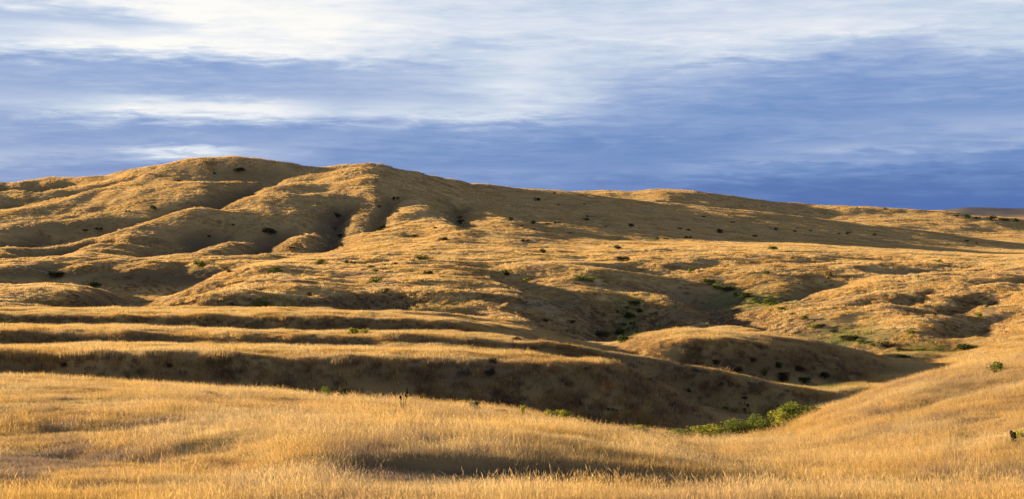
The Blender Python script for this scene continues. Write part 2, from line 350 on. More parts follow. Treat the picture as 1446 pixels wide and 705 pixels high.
EROSION_SHADE = {}  # gully erosion mask; its dark soil also paints shade into the gullies
def height(x, y):
    px = PX0 + F * x / np.maximum(y, 6.0)
    zb = -(base_rows(px, y) - PYH) / F * np.maximum(y, 6.0)
    near = np.clip((y + 40) / 46.0, 0, 1)
    z = np.where(y < 6, -1.75 - (2.6 - 1.75) * near, zb)
    ero_shade = np.zeros(len(z)); apply_features(x, y, z, ero_shade); EROSION_SHADE['grid'] = ero_shade
    def win(a, b, c, d): return np.clip((y - a) / (b - a), 0, 1) * np.clip((d - y) / (d - c), 0, 1)
    z += win(8, 18, 55, 75) * (0.10 * fbm(x, y, 5.0, 3, 0.5, 1) + 0.05 * perlin(x / 1.1, y / 1.1, 5))
    z += win(60, 95, 220, 260) * (1 - 0.6 * ((px > 760) & (y < 138))) * (0.50 * fbm(x, y, 19.0, 3, 0.5, 2) + 0.26 * fbm(x, y, 5.0, 2, 0.5, 6) - 0.45 * np.abs(perlin(x / 6.5, y / 16.0, 64)))
    z += win(220, 250, 480, 560) * (1.2 * fbm(x, y, 34.0, 4, 0.52, 3) - 0.9 * np.abs(perlin(x / 15, y / 22 + 4, 63)) + 0.25 * perlin(x / 6, y / 6, 8))
    z += win(480, 560, 1050, 1250) * (1.0 - 0.6 * np.clip((px - 620) / 150, 0, 1)) * (2.2 * fbm(x, y, 62.0, 4, 0.5, 4) - 1.5 * np.abs(perlin(x / 24 + y / 90, y / 60 + 4, 61)) - 0.7 * np.abs(perlin(x / 11 + y / 50, y / 30, 62)))
    z += win(1120, 1300, 1750, 2000) * (5.5 * fbm(x, y, 110.0, 4, 0.5, 5))
    z += win(1900, 2900, 26000, 30000) * 9 * fbm(x, y, 420.0, 4, 0.5, 6)
    return z


# ------------------------------------------------------------------ ground grid (a fan whose apex lies behind the camera)
APX = 40.0
tin = np.linspace(-0.47, 0.47, 620); tl = np.array([-2.6, -1.9, -1.5, -1.25, -1.05, -0.92, -0.82, -0.74, -0.68, -0.63, -0.59, -0.56, -0.535, -0.515, -0.498, -0.484])
TG = np.concatenate([tl, tin, -tl[::-1]])
DG = np.concatenate([np.linspace(-34, 16, 18), np.exp(np.linspace(math.log(17.5), math.log(1750), 1120)), np.exp(np.linspace(math.log(1775), math.log(26000), 70))])
GX = (DG[:, None] + APX) * TG[None, :]; GY = np.repeat(DG[:, None], len(TG), 1)
HZ = height(GX.ravel(), GY.ravel().copy()).reshape(GX.shape)
ERO_SHADE = EROSION_SHADE['grid'].reshape(GX.shape)


def sample(x, y):
    """height and normal of the finished ground"""
    fj = np.interp(x / (y + APX), TG, np.arange(len(TG))); fi = np.interp(y, DG, np.arange(len(DG)))
    j = np.minimum(fj.astype(int), len(TG) - 2); i = np.minimum(fi.astype(int), len(DG) - 2); a = fj - j; b = fi - i
    z = HZ[i, j]*(1-a)*(1-b) + HZ[i, j+1]*a*(1-b) + HZ[i+1, j]*(1-a)*b + HZ[i+1, j+1]*a*b
    zx = ((HZ[i, j+1] - HZ[i, j]) * (1-b) + (HZ[i+1, j+1] - HZ[i+1, j]) * b) / (GX[i, j+1] - GX[i, j])
    dzy = ((HZ[i+1, j] - HZ[i, j]) * (1-a) + (HZ[i+1, j+1] - HZ[i, j+1]) * a) / (DG[i+1] - DG[i])
    zy = dzy - zx * x / (y + APX)
    return z, zx, zy


def eroded_shade(x, y):
    j = np.rint(np.interp(x / (y + APX), TG, np.arange(len(TG)))).astype(int); i = np.rint(np.interp(y, DG, np.arange(len(DG)))).astype(int)
    return ERO_SHADE[i, j]


def project(x, y, z):
    return PX0 + F * x / y, PYH - F * z / y


# patches of ground cover and painted shade: (px, py, rx, ry, dmin, dmax, strength)
BARE = [(770, 344, 190, 3.0, 440, 560, .8), (520, 382, 60, 9, 230, 480, .5), (770, 432, 40, 9, 200, 330, .9), (700, 350, 90, 5, 380, 500, .5),
        (850, 405, 60, 6, 240, 420, .6), (960, 420, 40, 5, 240, 380, .5), (150, 650, 150, 26, 20, 40, .6), (40, 665, 90, 26, 20, 40, .6), (330, 665, 90, 14, 20, 34, .45), (110, 690, 60, 10, 18, 26, .6), (250, 615, 90, 8, 28, 48, .3),
        (960, 372, 40, 8, 300, 460, .4), (560, 360, 160, 6, 380, 500, .35), (1400, 455, 60, 10, 200, 300, .4)]
SHADE_SOIL = [(250, 392, 170, 18, 380, 560, .9), (60, 385, 110, 14, 400, 560, .8), (180, 415, 75, 20, 290, 420, .9), (1080, 514, 170, 26, 150, 172, .8),  # dark soil and sparse brown grass, painting shade into hollows, risers and banks
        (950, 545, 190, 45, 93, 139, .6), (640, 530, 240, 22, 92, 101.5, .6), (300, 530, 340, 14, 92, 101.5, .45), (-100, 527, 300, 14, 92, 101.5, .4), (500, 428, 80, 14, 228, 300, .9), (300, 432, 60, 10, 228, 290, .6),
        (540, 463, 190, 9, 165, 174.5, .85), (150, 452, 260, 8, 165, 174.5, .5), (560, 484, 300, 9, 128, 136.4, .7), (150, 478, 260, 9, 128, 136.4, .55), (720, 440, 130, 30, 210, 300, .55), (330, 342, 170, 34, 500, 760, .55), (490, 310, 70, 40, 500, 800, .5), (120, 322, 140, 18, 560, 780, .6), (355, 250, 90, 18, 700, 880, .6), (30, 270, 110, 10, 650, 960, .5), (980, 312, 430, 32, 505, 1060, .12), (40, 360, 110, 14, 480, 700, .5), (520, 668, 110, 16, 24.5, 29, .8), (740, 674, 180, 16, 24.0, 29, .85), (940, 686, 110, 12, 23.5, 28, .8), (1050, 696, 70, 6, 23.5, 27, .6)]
GREEN = [(884, 455, 18, 40, 195, 330, .8), (1060, 424, 60, 14, 200, 400, .8), (1200, 478, 70, 18, 200, 280, .75), (1300, 495, 50, 10, 195, 260, .6),
         (1165, 546, 50, 7, 130, 160, .95), (1000, 602, 120, 8, 55, 75, .5), (380, 430, 40, 10, 230, 320, .5), (1400, 310, 40, 6, 1000, 1300, .8), (620, 432, 40, 10, 230, 320, .35)]
def blob(L_, px, py, y):
    v = np.zeros(len(px))
    for cx, cy, rx, ry, d0, d1, s in L_:
        q = ((px - cx) / rx)**2 + ((py - cy) / ry)**2
        v = np.maximum(v, s * np.exp(-q**1.5) * ((y > d0) & (y < d1)))
    return v


# ------------------------------------------------------------------ materials
def new_mat(name):
    m = bpy.data.materials.new(name); m.use_nodes = True; m.node_tree.nodes.clear(); t = NT(m.node_tree)
    o = t.node('ShaderNodeOutputMaterial'); return m, t, o


def leaf_mat(name, base, trans=0.4, instanced=True, tone_amt=0.5):
    m, t, o = new_mat(name)
    at = t.node('ShaderNodeAttribute', attribute_name='tone')
    if instanced:
        ti = t.node('ShaderNodeAttribute', attribute_name='tint', attribute_type='INSTANCER'); col = ti.outputs['Color']
    else: col = (*base, 1)
    k = t.math('MULTIPLY_ADD', at.outputs['Fac'], tone_amt, 1 - tone_amt * 0.5)
    kc = t.combine(k, k, k)
    c = t.mix(1.0, col, kc, 'MULTIPLY')
    d = t.node('ShaderNodeBsdfDiffuse'); tr = t.node('ShaderNodeBsdfTranslucent'); mx = t.node('ShaderNodeMixShader')
    t.put(d.inputs[0], c); t.put(tr.inputs[0], c); mx.inputs[0].default_value = trans
    t.nt.links.new(d.outputs[0], mx.inputs[1]); t.nt.links.new(tr.outputs[0], mx.inputs[2]); t.nt.links.new(mx.outputs[0], o.inputs[0])
    return m


def ground_mat():
    m, t, o = new_mat('dry_soil')
    tc = t.node('ShaderNodeNewGeometry'); pos = tc.outputs['Position']
    a = t.node('ShaderNodeAttribute', attribute_name='cover')        # r: bare, g: green, b: far turf, alpha: low under dark soil and painted shade
    sp = t.node('ShaderNodeSeparateColor'); t.nt.links.new(a.outputs['Color'], sp.inputs[0])
    n = t.noise(pos, 1.3, 6, 0.6); n2 = t.noise(pos, 0.12, 5, 0.6); n3 = t.noise(pos, 0.02, 6, 0.6)
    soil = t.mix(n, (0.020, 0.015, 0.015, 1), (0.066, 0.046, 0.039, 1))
    straw = t.mix(n2, (0.23, 0.15, 0.055, 1), (0.36, 0.245, 0.09, 1))
    c = t.mix(t.math('MULTIPLY_ADD', n2, 0.7, t.math('MULTIPLY_ADD', sp.outputs[2], 1.0, 0.2), clamp=True), soil, straw)
    pale = t.mix(n, (0.13, 0.105, 0.085, 1), (0.29, 0.24, 0.19, 1))
    c = t.mix(t.math('MULTIPLY', sp.outputs[0], t.math('MULTIPLY', n2, 1.1)), c, pale)
    c = t.mix(t.math('MULTIPLY_ADD', a.outputs['Alpha'], -0.85, 0.85), c, soil)  # blends to dark soil, which also stands in for shade
    turf = t.mix(n3, (0.34, 0.20, 0.08, 1), (0.47, 0.29, 0.115, 1))
    n4 = t.ramp(t.noise(pos, 0.22, 5, 0.65), [(0.42, 0.0), (0.62, 0.85)])
    turf = t.mix(n4, turf, (0.17, 0.105, 0.06, 1))
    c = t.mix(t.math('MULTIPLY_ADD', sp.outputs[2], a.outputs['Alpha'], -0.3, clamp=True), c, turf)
    c = t.mix(t.math('MULTIPLY', sp.outputs[1], 0.8), c, (0.07, 0.085, 0.03, 1))
    sy = t.node('ShaderNodeSeparateXYZ'); t.nt.links.new(pos, sy.inputs[0])
    fm = t.node('ShaderNodeMapRange'); t.put(fm.inputs[0], sy.outputs[1]); fm.inputs[1].default_value = 2300; fm.inputs[2].default_value = 3200
    c = t.mix(fm.outputs[0], c, (0.095, 0.083, 0.080, 1))      # cloud shade and haze put into the far hills' colour
    d = t.node('ShaderNodeBsdfDiffuse'); t.put(d.inputs[0], c)
    bp = t.node('ShaderNodeBump'); bp.inputs['Strength'].default_value = 0.6; bp.inputs['Distance'].default_value = 0.08
    t.put(bp.inputs['Height'], n); t.nt.links.new(bp.outputs[0], d.inputs['Normal'])
    t.nt.links.new(d.outputs[0], o.inputs[0]); return m


MG = ground_mat()
MGRASS = leaf_mat('dry_grass', (0.4, 0.27, 0.1), 0.45, True, 0.9)

# ------------------------------------------------------------------ ground meshes
nr, nc = GX.shape
vid = np.arange(nr * nc).reshape(nr, nc)
V = np.stack([GX.ravel(), GY.ravel(), HZ.ravel()], 1)
ppx, ppy = project(V[:, 0], np.maximum(V[:, 1], 6), V[:, 2])
cov = np.stack([blob(BARE, ppx, ppy, V[:, 1]), blob(GREEN, ppx, ppy, V[:, 1]), np.clip((V[:, 1] - 60) / 300, 0, 1), 1 - np.maximum(blob(SHADE_SOIL, ppx, ppy, V[:, 1]), 1.0 * ERO_SHADE.ravel())], 1)
quads = np.stack([vid[:-1, :-1], vid[:-1, 1:], vid[1:, 1:], vid[1:, :-1]], -1).reshape(-1, 4)
cx = V[quads].mean(1); cpx = np.clip(PX0 + F * cx[:, 0] / np.maximum(cx[:, 1], 6), PXG[0], PXG[-1])
IDX = {'meadow': None, 'terraces': 7, 'valley_slopes': 14, 'hill': 17, 'ridge': 23, 'far_hills': 26}
zone = np.zeros(len(quads), int)
for z_, (nm, k) in enumerate(IDX.items()):
    if k is not None: zone[cx[:, 1] > line_D(k, cpx)] = z_
for z_, nm in enumerate(IDX):
    q = quads[zone == z_]; used, inv = np.unique(q, return_inverse=True); q = inv.reshape(-1, 4)
    me = bpy.data.meshes.new(nm); me.vertices.add(len(used)); me.vertices.foreach_set('co', V[used].astype(np.float32).ravel())
    me.loops.add(q.size); me.loops.foreach_set('vertex_index', q.ravel().astype(np.int32))
    me.polygons.add(len(q)); me.polygons.foreach_set('loop_start', np.arange(0, q.size, 4, dtype=np.int32))
    me.polygons.foreach_set('use_smooth', np.ones(len(q), bool))
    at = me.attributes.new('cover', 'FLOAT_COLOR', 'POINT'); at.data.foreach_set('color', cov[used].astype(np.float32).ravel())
    me.update(calc_edges=True); me.materials.append(MG)
    o = bpy.data.objects.new(nm, me); COL.objects.link(o); o['kind'] = 'structure'

# ------------------------------------------------------------------ grass
def patch_mesh(name, size, n, hmin, hmax, wid, seed, clump=0.0, lean=0.25, head=False):
    r = np.random.default_rng(seed)
    bx = r.uniform(-.5, .5, n) * size; by = r.uniform(-.5, .5, n) * size
    if clump > 0:
        k = max(3, int(n / 45)); cxs = r.uniform(-.5, .5, (k, 2)) * size; ci = r.integers(0, k, n)
        bx = cxs[ci, 0] + r.normal(0, clump, n); by = cxs[ci, 1] + r.normal(0, clump, n)
    h = r.uniform(hmin, hmax, n) * (0.75 + 0.5 * r.random(n)); w = wid * r.uniform(0.6, 1.4, n)
    an = r.uniform(0, 2*math.pi, n); la = r.uniform(0, 2*math.pi, n); lm = np.abs(r.normal(0, lean, n)) * h
    lx = np.cos(la) * lm + 0.10 * h; ly = np.sin(la) * lm - 0.04 * h
    tone = np.clip(r.normal(0.5, 0.22, n), 0, 1)
    wx = np.cos(an) * w / 2; wy = np.sin(an) * w / 2
    v = np.zeros((n, 5, 3))
    v[:, 0] = np.stack([bx - wx, by - wy, np.full(n, -0.06 * hmax)], 1); v[:, 1] = np.stack([bx + wx, by + wy, np.full(n, -0.06 * hmax)], 1)
    v[:, 2] = np.stack([bx + wx*.8 + lx*.4, by + wy*.8 + ly*.4, h*.58], 1); v[:, 3] = np.stack([bx - wx*.8 + lx*.4, by - wy*.8 + ly*.4, h*.58], 1)
    v[:, 4] = np.stack([bx + lx, by + ly, h * .97], 1)
    b = np.arange(n)[:, None] * 5
    li = np.concatenate([b + [0, 1, 2, 3], b + [3, 2, 4]], 1).ravel()
    st = (np.arange(n)[:, None] * 7 + [0, 4]).ravel()
    v = v.reshape(-1, 3); tone = np.repeat(tone, 5)
    if head:                                             # feathery seed heads on the tall stems
        hv = np.zeros((n, 4, 3)); tip = np.stack([bx + lx, by + ly, h], 1); dv = np.stack([lx * .6, ly * .6, h * .42], 1); hw = np.stack([wx, wy, 0 * wx], 1) * 1.5
        hv[:, 0] = tip - dv * .42; hv[:, 1] = tip - dv * .2 + hw; hv[:, 2] = tip + dv * .12; hv[:, 3] = tip - dv * .2 - hw
        q = np.arange(n)[:, None] * 4 + len(v) + [0, 1, 2, 3]
        st = np.concatenate([st, len(li) + np.arange(n) * 4]); li = np.concatenate([li, q.ravel()])
        v = np.concatenate([v, hv.reshape(-1, 3)]); tone = np.concatenate([tone, np.repeat(np.clip(r.normal(.75, .2, n), 0, 1.3), 4)])
    me = bpy.data.meshes.new(name); me.vertices.add(len(v)); me.vertices.foreach_set('co', v.astype(np.float32).ravel())
    me.loops.add(len(li)); me.loops.foreach_set('vertex_index', li.astype(np.int32))
    me.polygons.add(len(st)); me.polygons.foreach_set('loop_start', st.astype(np.int32))
    at = me.attributes.new('tone', 'FLOAT', 'POINT'); at.data.foreach_set('value', tone.astype(np.float32))
    me.update(calc_edges=True); me.materials.append(MGRASS); return me


def gn_instancer(col):
    g = bpy.data.node_groups.new('scatter', 'GeometryNodeTree')
    g.interface.new_socket('Geometry', in_out='INPUT', socket_type='NodeSocketGeometry'); g.interface.new_socket('Geometry', in_out='OUTPUT', socket_type='NodeSocketGeometry')
    N = g.nodes.new; li = g.nodes.new('NodeGroupInput'); lo = N('NodeGroupOutput')
    ci = N('GeometryNodeCollectionInfo'); ci.inputs['Collection'].default_value = col; ci.inputs['Separate Children'].default_value = True; ci.inputs['Reset Children'].default_value = True
    ip = N('GeometryNodeInstanceOnPoints'); ip.inputs['Pick Instance'].default_value = True
    def attr(n, ty):
        a = N('GeometryNodeInputNamedAttribute'); a.data_type = ty; a.inputs['Name'].default_value = n; return a.outputs['Attribute']
    er = N('FunctionNodeEulerToRotation')
    g.links.new(attr('rot', 'FLOAT_VECTOR'), er.inputs[0]); g.links.new(er.outputs[0], ip.inputs['Rotation'])
    g.links.new(attr('scl', 'FLOAT_VECTOR'), ip.inputs['Scale']); g.links.new(attr('idx', 'INT'), ip.inputs['Instance Index'])
    g.links.new(li.outputs[0], ip.inputs['Points']); g.links.new(ci.outputs[0], ip.inputs['Instance']); g.links.new(ip.outputs[0], lo.inputs[0])
    return g


GOLD = np.array([0.43, 0.265, 0.085]); PALE = np.array([0.45, 0.33, 0.165]); BROWN = np.array([0.205, 0.124, 0.07]); RUST = np.array([0.37, 0.22, 0.060]); DEAD = np.array([0.155, 0.112, 0.10]); GRN = np.array([0.11, 0.125, 0.035])


def grass(name, protos, d0, d1, per_m2, scale, tilt, hs=1.0, steep=None):
    area = 0.5 * 0.84 * ((d1 + 12)**2 - (d0 + 12)**2); n = int(area * per_m2)
    y = np.sqrt(rng.uniform((d0 + 12)**2, (d1 + 12)**2, n)) - 12; x = (y + 12) * rng.uniform(-0.42, 0.42, n)
    z, zx, zy = sample(x, y); px, py = project(x, y, z)
    bare = blob(BARE, px, py, y)
    if d0 > 60: bare = np.maximum(bare, np.clip(perlin(x / 7.5, y / 13.0, 91) * 2.4 - 0.75, 0, .8) * (y < 620))
    green = blob(GREEN, px, py, y); dark = np.maximum(blob(SHADE_SOIL, px, py, y), 0.9 * eroded_shade(x, y))  # dark: thins and browns the grass, deepening shade in the colour
    wl = np.clip(y / 9, 2.5, 40)
    nz = 0.5 + 0.9 * (perlin(x / 3.1, y / 3.1, 21) if d1 < 80 else perlin(x / 9.0, y / 12.0, 21)) + 0.5 * perlin(x / 30.0, y / 40.0, 22)
    slope = np.hypot(zx, zy)
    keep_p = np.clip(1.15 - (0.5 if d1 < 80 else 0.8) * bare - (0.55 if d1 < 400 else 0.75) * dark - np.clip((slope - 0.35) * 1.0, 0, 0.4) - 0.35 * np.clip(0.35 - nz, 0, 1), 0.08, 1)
    if d1 < 80: keep_p = keep_p * np.where(perlin(x / 0.55, y / 0.7, 93) + 0.5 * perlin(x / 2.0, y / 2.6, 94) < -0.16, 0.30, 1.0)
    if steep: keep_p = np.clip((slope - steep) * 3.0, 0, 1) * (0.25 + 0.75 * (perlin(x / 2.5, y / 2.5, 95) > -.12)) * (1 - 0.5 * green)
    k = rng.random(n) < keep_p
    for fx, fy, fr, fl, fh in FOOT:
        if d0 - 5 < fy < d1 + 5:
            near_ = np.nonzero(np.abs(y - fy) < fl + 2.0)[0]
            k[near_[((x[near_] - fx) / fr)**2 + ((y[near_] - fy + 0.5 * fl) / fl)**2 < 1]] = False
    px_k, py_k = px[k], py[k]
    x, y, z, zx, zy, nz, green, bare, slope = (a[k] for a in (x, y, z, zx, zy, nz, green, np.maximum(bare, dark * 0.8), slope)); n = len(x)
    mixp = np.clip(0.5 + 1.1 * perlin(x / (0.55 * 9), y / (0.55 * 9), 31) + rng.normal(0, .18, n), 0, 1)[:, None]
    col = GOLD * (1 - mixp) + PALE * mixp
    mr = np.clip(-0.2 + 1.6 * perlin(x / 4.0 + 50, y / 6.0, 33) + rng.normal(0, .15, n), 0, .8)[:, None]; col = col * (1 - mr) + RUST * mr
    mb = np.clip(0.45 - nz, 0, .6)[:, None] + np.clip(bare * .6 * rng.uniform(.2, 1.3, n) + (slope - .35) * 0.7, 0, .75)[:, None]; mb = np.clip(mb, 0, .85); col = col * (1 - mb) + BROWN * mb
    if d0 > 200:
        pt = perlin(x / 21.0 + 7, y / 34.0, 81); mpz = np.clip(pt * 2.2 - 0.35, 0, .75)[:, None]; col = col * (1 - mpz) + PALE * 0.92 * mpz
        mpb = np.clip(-pt * 2.2 - 0.4, 0, .6)[:, None]; col = col * (1 - mpb) + np.array([0.27, 0.165, 0.06]) * mpb
        mpd = np.clip(perlin(x / 10.0 + 3, y / 19.0, 84) * 2.6 - 0.55, 0, .65)[:, None]; col = col * (1 - mpd) + np.array([0.22, 0.15, 0.115]) * mpd
    if d1 < 80:
        md = np.clip(-0.15 + 1.7 * perlin(x / 0.9, y / 1.6, 71) + 1.0 * perlin(x / 4, y / 6, 72) + 1.2 * bare + rng.normal(0, .2, n), 0, .9)[:, None]; col = col * (1 - md) + DEAD * md
    mg = np.clip(green + rng.normal(0, .12, n) * (green > .05) + (rng.random(n) < 0.025) * 0.5, 0, 1)[:, None]; col = col * (1 - mg) + GRN * mg
    col *= rng.uniform(0.85, 1.12, n)[:, None] * (1.12 if d0 > 200 else 1.0)
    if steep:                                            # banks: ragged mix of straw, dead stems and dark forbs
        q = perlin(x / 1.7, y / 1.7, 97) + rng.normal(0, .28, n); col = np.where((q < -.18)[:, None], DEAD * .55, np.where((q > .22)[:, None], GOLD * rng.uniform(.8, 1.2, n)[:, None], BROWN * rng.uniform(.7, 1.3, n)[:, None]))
    # lean with the slope
    rot = np.stack([np.arctan(zy) * tilt, -np.arctan(zx) * tilt, rng.uniform(-0.5, 0.5, n) + rng.integers(0, 4, n) * math.pi / 2 * (tilt < 0.99)], 1)
    # XYZ euler turns about z last, so tilt axis must be turned back
    ca, sa = np.cos(rot[:, 2]), np.sin(rot[:, 2]); ax = np.arctan(zy) * tilt; ay = -np.arctan(zx) * tilt
    rot[:, 0] = ax * ca + ay * sa; rot[:, 1] = -ax * sa + ay * ca
    ix = rng.integers(0, len(protos), n)
    if d1 < 80:                                          # short turf, tussocks and tall stems come in patches
        hp = 0.48 + 0.95 * perlin(x / 2.4 + 9, y / 4.0, 51) + 0.65 * perlin(x / 0.8, y / 0.9, 52) + rng.normal(0, .16, n) - 0.45 * bare
        hp += np.clip((PX0 + F * x / y - 250) / 900, -.25, .10)
        hp -= 0.25 * blob([(520, 674, 120, 26, 22, 28.6, 1), (740, 686, 200, 24, 21.5, 28.6, 1), (960, 694, 130, 18, 21, 28.6, 1)], px_k, py_k, y)
        kind = np.where(hp < 0.40, 0, np.where(hp < 0.66, 1, 2)); ix = kind * 6 + rng.integers(0, 6, n)
        sh_k = rng.random(n) < 0.45; ix = np.where(sh_k, rng.integers(0, 6, n), ix)
    s = scale * rng.uniform(0.8, 1.25, n); sh = s * hs * np.clip(0.72 + 0.5 * nz, 0.5, 1.25) * (1 - 0.35 * bare)
    me = bpy.data.meshes.new(name); me.vertices.add(n); me.vertices.foreach_set('co', np.stack([x, y, z], 1).astype(np.float32).ravel())
    a = me.attributes.new('rot', 'FLOAT_VECTOR', 'POINT'); a.data.foreach_set('vector', rot.astype(np.float32).ravel())
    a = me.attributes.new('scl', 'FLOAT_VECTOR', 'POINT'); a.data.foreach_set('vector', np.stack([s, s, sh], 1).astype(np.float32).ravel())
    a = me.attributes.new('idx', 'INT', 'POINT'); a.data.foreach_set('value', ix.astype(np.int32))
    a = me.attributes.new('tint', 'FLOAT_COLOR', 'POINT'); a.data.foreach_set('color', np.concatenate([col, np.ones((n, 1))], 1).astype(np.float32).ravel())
    c = bpy.data.collections.new(name + '_tufts')
    for i, m in enumerate(protos):
        ob = bpy.data.objects.new('%s_tuft_%02d' % (name, i), m); c.objects.link(ob)
    o = bpy.data.objects.new(name, me); COL.objects.link(o); o['kind'] = 'stuff'
    o.modifiers.new('scatter', 'NODES').node_group = gn_instancer(c)
    print('GRASS', name, n)
    return o


near = [patch_mesh('near_tuft', 0.62, 190, 0.05, 0.17, 0.0045, 100 + i, 0.13, 0.7) for i in range(6)] + \
       [patch_mesh('near_tuft', 0.58, 130, 0.10, 0.29, 0.0036, 120 + i, 0.12, 0.45) for i in range(6)] + \
       [patch_mesh('near_tuft', 0.66, 62, 0.18, 0.46, 0.0036, 140 + i, 0.20, 0.33, head=True) for i in range(6)]
mid = [patch_mesh('mid_tuft', 1.6, 330, 0.18, 0.46, 0.016, 200 + i, 0.22) for i in range(8)]
far = [patch_mesh('far_tuft', 4.0, 420, 0.22, 0.45, 0.05, 300 + i, 0.30) for i in range(8)]
vfar = [patch_mesh('very_far_tuft', 7.0, 480, 0.14, 0.30, 0.08, 400 + i, 0.45) for i in range(6)]


# ------------------------------------------------------------------ shrubs
def hit_ground(px, py, d0, d1):
    D = np.exp(np.linspace(math.log(d0), math.log(d1), 1500)); x = (px - PX0) / F * D
    z, _, _ = sample(x, D); rows_ = PYH - F * z / D
    ok = np.nonzero(rows_ <= py)[0]; i = ok[0] if len(ok) else int(np.argmin(rows_))
    return float(x[i]), float(D[i]), float(z[i])


def quad_mesh(name, v, tone, mat):
    n = len(v) // 4; me = bpy.data.meshes.new(name); me.vertices.add(len(v)); me.vertices.foreach_set('co', np.asarray(v, np.float32).ravel())
    me.loops.add(len(v)); me.loops.foreach_set('vertex_index', np.arange(len(v), dtype=np.int32))
    me.polygons.add(n); me.polygons.foreach_set('loop_start', np.arange(0, len(v), 4, dtype=np.int32))
    a = me.attributes.new('tone', 'FLOAT', 'POINT'); a.data.foreach_set('value', np.asarray(tone, np.float32))
    me.update(calc_edges=True); me.materials.append(mat); return me


def foliage_mesh(name, mat, seed, n=420, lobes=9, leaf=0.07, flat=0.0):
    """unit shrub: 1 wide, about 1 high; uneven lobes of small leaves with gaps between them"""
    r = np.random.default_rng(seed); vs = []; tn = []
    for k in range(lobes):
        a = r.uniform(0, 2 * math.pi); rad = math.sqrt(r.random()) * 0.36; c = np.array([math.cos(a) * rad, math.sin(a) * rad, r.uniform(0.28, 0.80) * (1 - 0.9 * rad)])
        R = r.uniform(0.12, 0.22); m = n // lobes; lt = r.normal(0.5, .12)
        d = r.normal(size=(m, 3)); d /= np.linalg.norm(d, axis=1)[:, None]; d[:, 2] *= 0.9
        p = c + d * R * r.uniform(0.55, 1.08, m)[:, None]; p[:, 2] = np.maximum(p[:, 2], 0.02)
        u = r.normal(size=(m, 3)) + d * 0.6 + [0, 0, .5]; u /= np.linalg.norm(u, axis=1)[:, None]
        w = np.cross(u, r.normal(size=(m, 3))); w /= np.linalg.norm(w, axis=1)[:, None] + 1e-9
        L_ = leaf * r.uniform(0.6, 1.5, m)[:, None]; W_ = L_ * r.uniform(.28, .5, m)[:, None]
        q = np.stack([p, p + u * L_ * .5 + w * W_, p + u * L_, p + u * L_ * .5 - w * W_], 1)
        vs.append(q.reshape(-1, 3)); tn.append(np.repeat(np.clip(lt + r.normal(0, .22, m), 0, 1.2), 4))
    return quad_mesh(name, np.concatenate(vs), np.concatenate(tn), mat)


def stems_mesh(name, mat, seed, n=16, thick=0.012):
    r = np.random.default_rng(seed); vs = []
    for k in range(n):
        a = r.uniform(0, 2 * math.pi); o = np.array([math.cos(a), math.sin(a), 0]); p0 = o * r.uniform(0, .06) - [0, 0, .05]
        p1 = o * r.uniform(.08, .2) + [0, 0, r.uniform(.25, .4)]; p2 = o * r.uniform(.2, .42) + [0, 0, r.uniform(.45, .82)]
        for (A, B, ta, tb) in ((p0, p1, thick, thick * .7), (p1, p2, thick * .7, thick * .35)):
            for ww in (np.array([1, 0, 0]), np.array([0, 1, 0])):
                vs.append([A - ww * ta, A + ww * ta, B + ww * tb, B - ww * tb])
    v = np.array(vs).reshape(-1, 3); return quad_mesh(name, v, np.full(len(v), .5), mat)


SHRUB_COL = {'yellow': (0.23, 0.22, 0.032), 'green': (0.125, 0.145, 0.026), 'deep': (0.045, 0.062, 0.018), 'sage': (0.12, 0.115, 0.075), 'dark': (0.052, 0.047, 0.028), 'olive': (0.12, 0.095, 0.032)}
SMAT = {k: leaf_mat(k + '_leaves', c, 0.3, False, 0.9) for k, c in SHRUB_COL.items()}
MSTEM = leaf_mat('woody_stems', (0.13, 0.095, 0.065), 0.0, False, 0.3)
FINE = {k: [foliage_mesh(k + '_foliage', m, 500 + 7 * i + len(k), 2600, 22, 0.045) for i in range(2)] for k, m in SMAT.items() if k in ('yellow', 'green', 'deep')}
FOL = {k: [foliage_mesh(k + '_foliage', m, 600 + 7 * i + len(k), 640, 11, 0.085) for i in range(4)] for k, m in SMAT.items()}
LOW = {k: [foliage_mesh(k + '_foliage', m, 700 + 7 * i + len(k), 200, 8, 0.15) for i in range(5)] for k, m in SMAT.items()}
STEMS = [stems_mesh('stems', MSTEM, 800 + i) for i in range(3)]
_sn = [0]
FOOT = []


def shrub(px, py, wpx, hpx, kind, d0, d1, label, group=None, fine=False, depth=0.8):
    """py is the row of the shrub's foot; wpx, hpx its size in photo pixels"""
    x, y, z = hit_ground(px, py, d0, d1); w = 1.12 * wpx / F * y; h = 1.25 * hpx / F * y / 0.92; _sn[0] += 1; i = _sn[0]
    sc = (w, w * depth, h); rz = (i * 2.399) % 6.283
    if max(wpx, hpx) * 0.708 >= 9:
        e = bpy.data.objects.new('shrub', None); COL.objects.link(e); e.location = (x, y, z - 0.03 * h)
        f = bpy.data.objects.new('foliage', (FINE if fine else FOL)[kind][i % (2 if fine else 4)]); COL.objects.link(f); f.parent = e
        s_ = bpy.data.objects.new('stems', STEMS[i % 3]); COL.objects.link(s_); s_.parent = e
        f.rotation_euler.z = s_.rotation_euler.z = rz if abs(w - w * depth) < .3 * w else 0.3 * math.sin(i); f.scale = s_.scale = sc
    else:
        e = bpy.data.objects.new('shrub', LOW[kind][i % 5]); COL.objects.link(e); e.location = (x, y, z - 0.05 * h); e.scale = sc; e.rotation_euler.z = 0.4 * math.sin(i * 1.7)
    e['label'] = label; e['category'] = 'shrub'; FOOT.append((x, y, w * 0.42, w * 0.42 * (1.0 if y > 80 else 1.6), h))
    if group: e['group'] = group
    return e


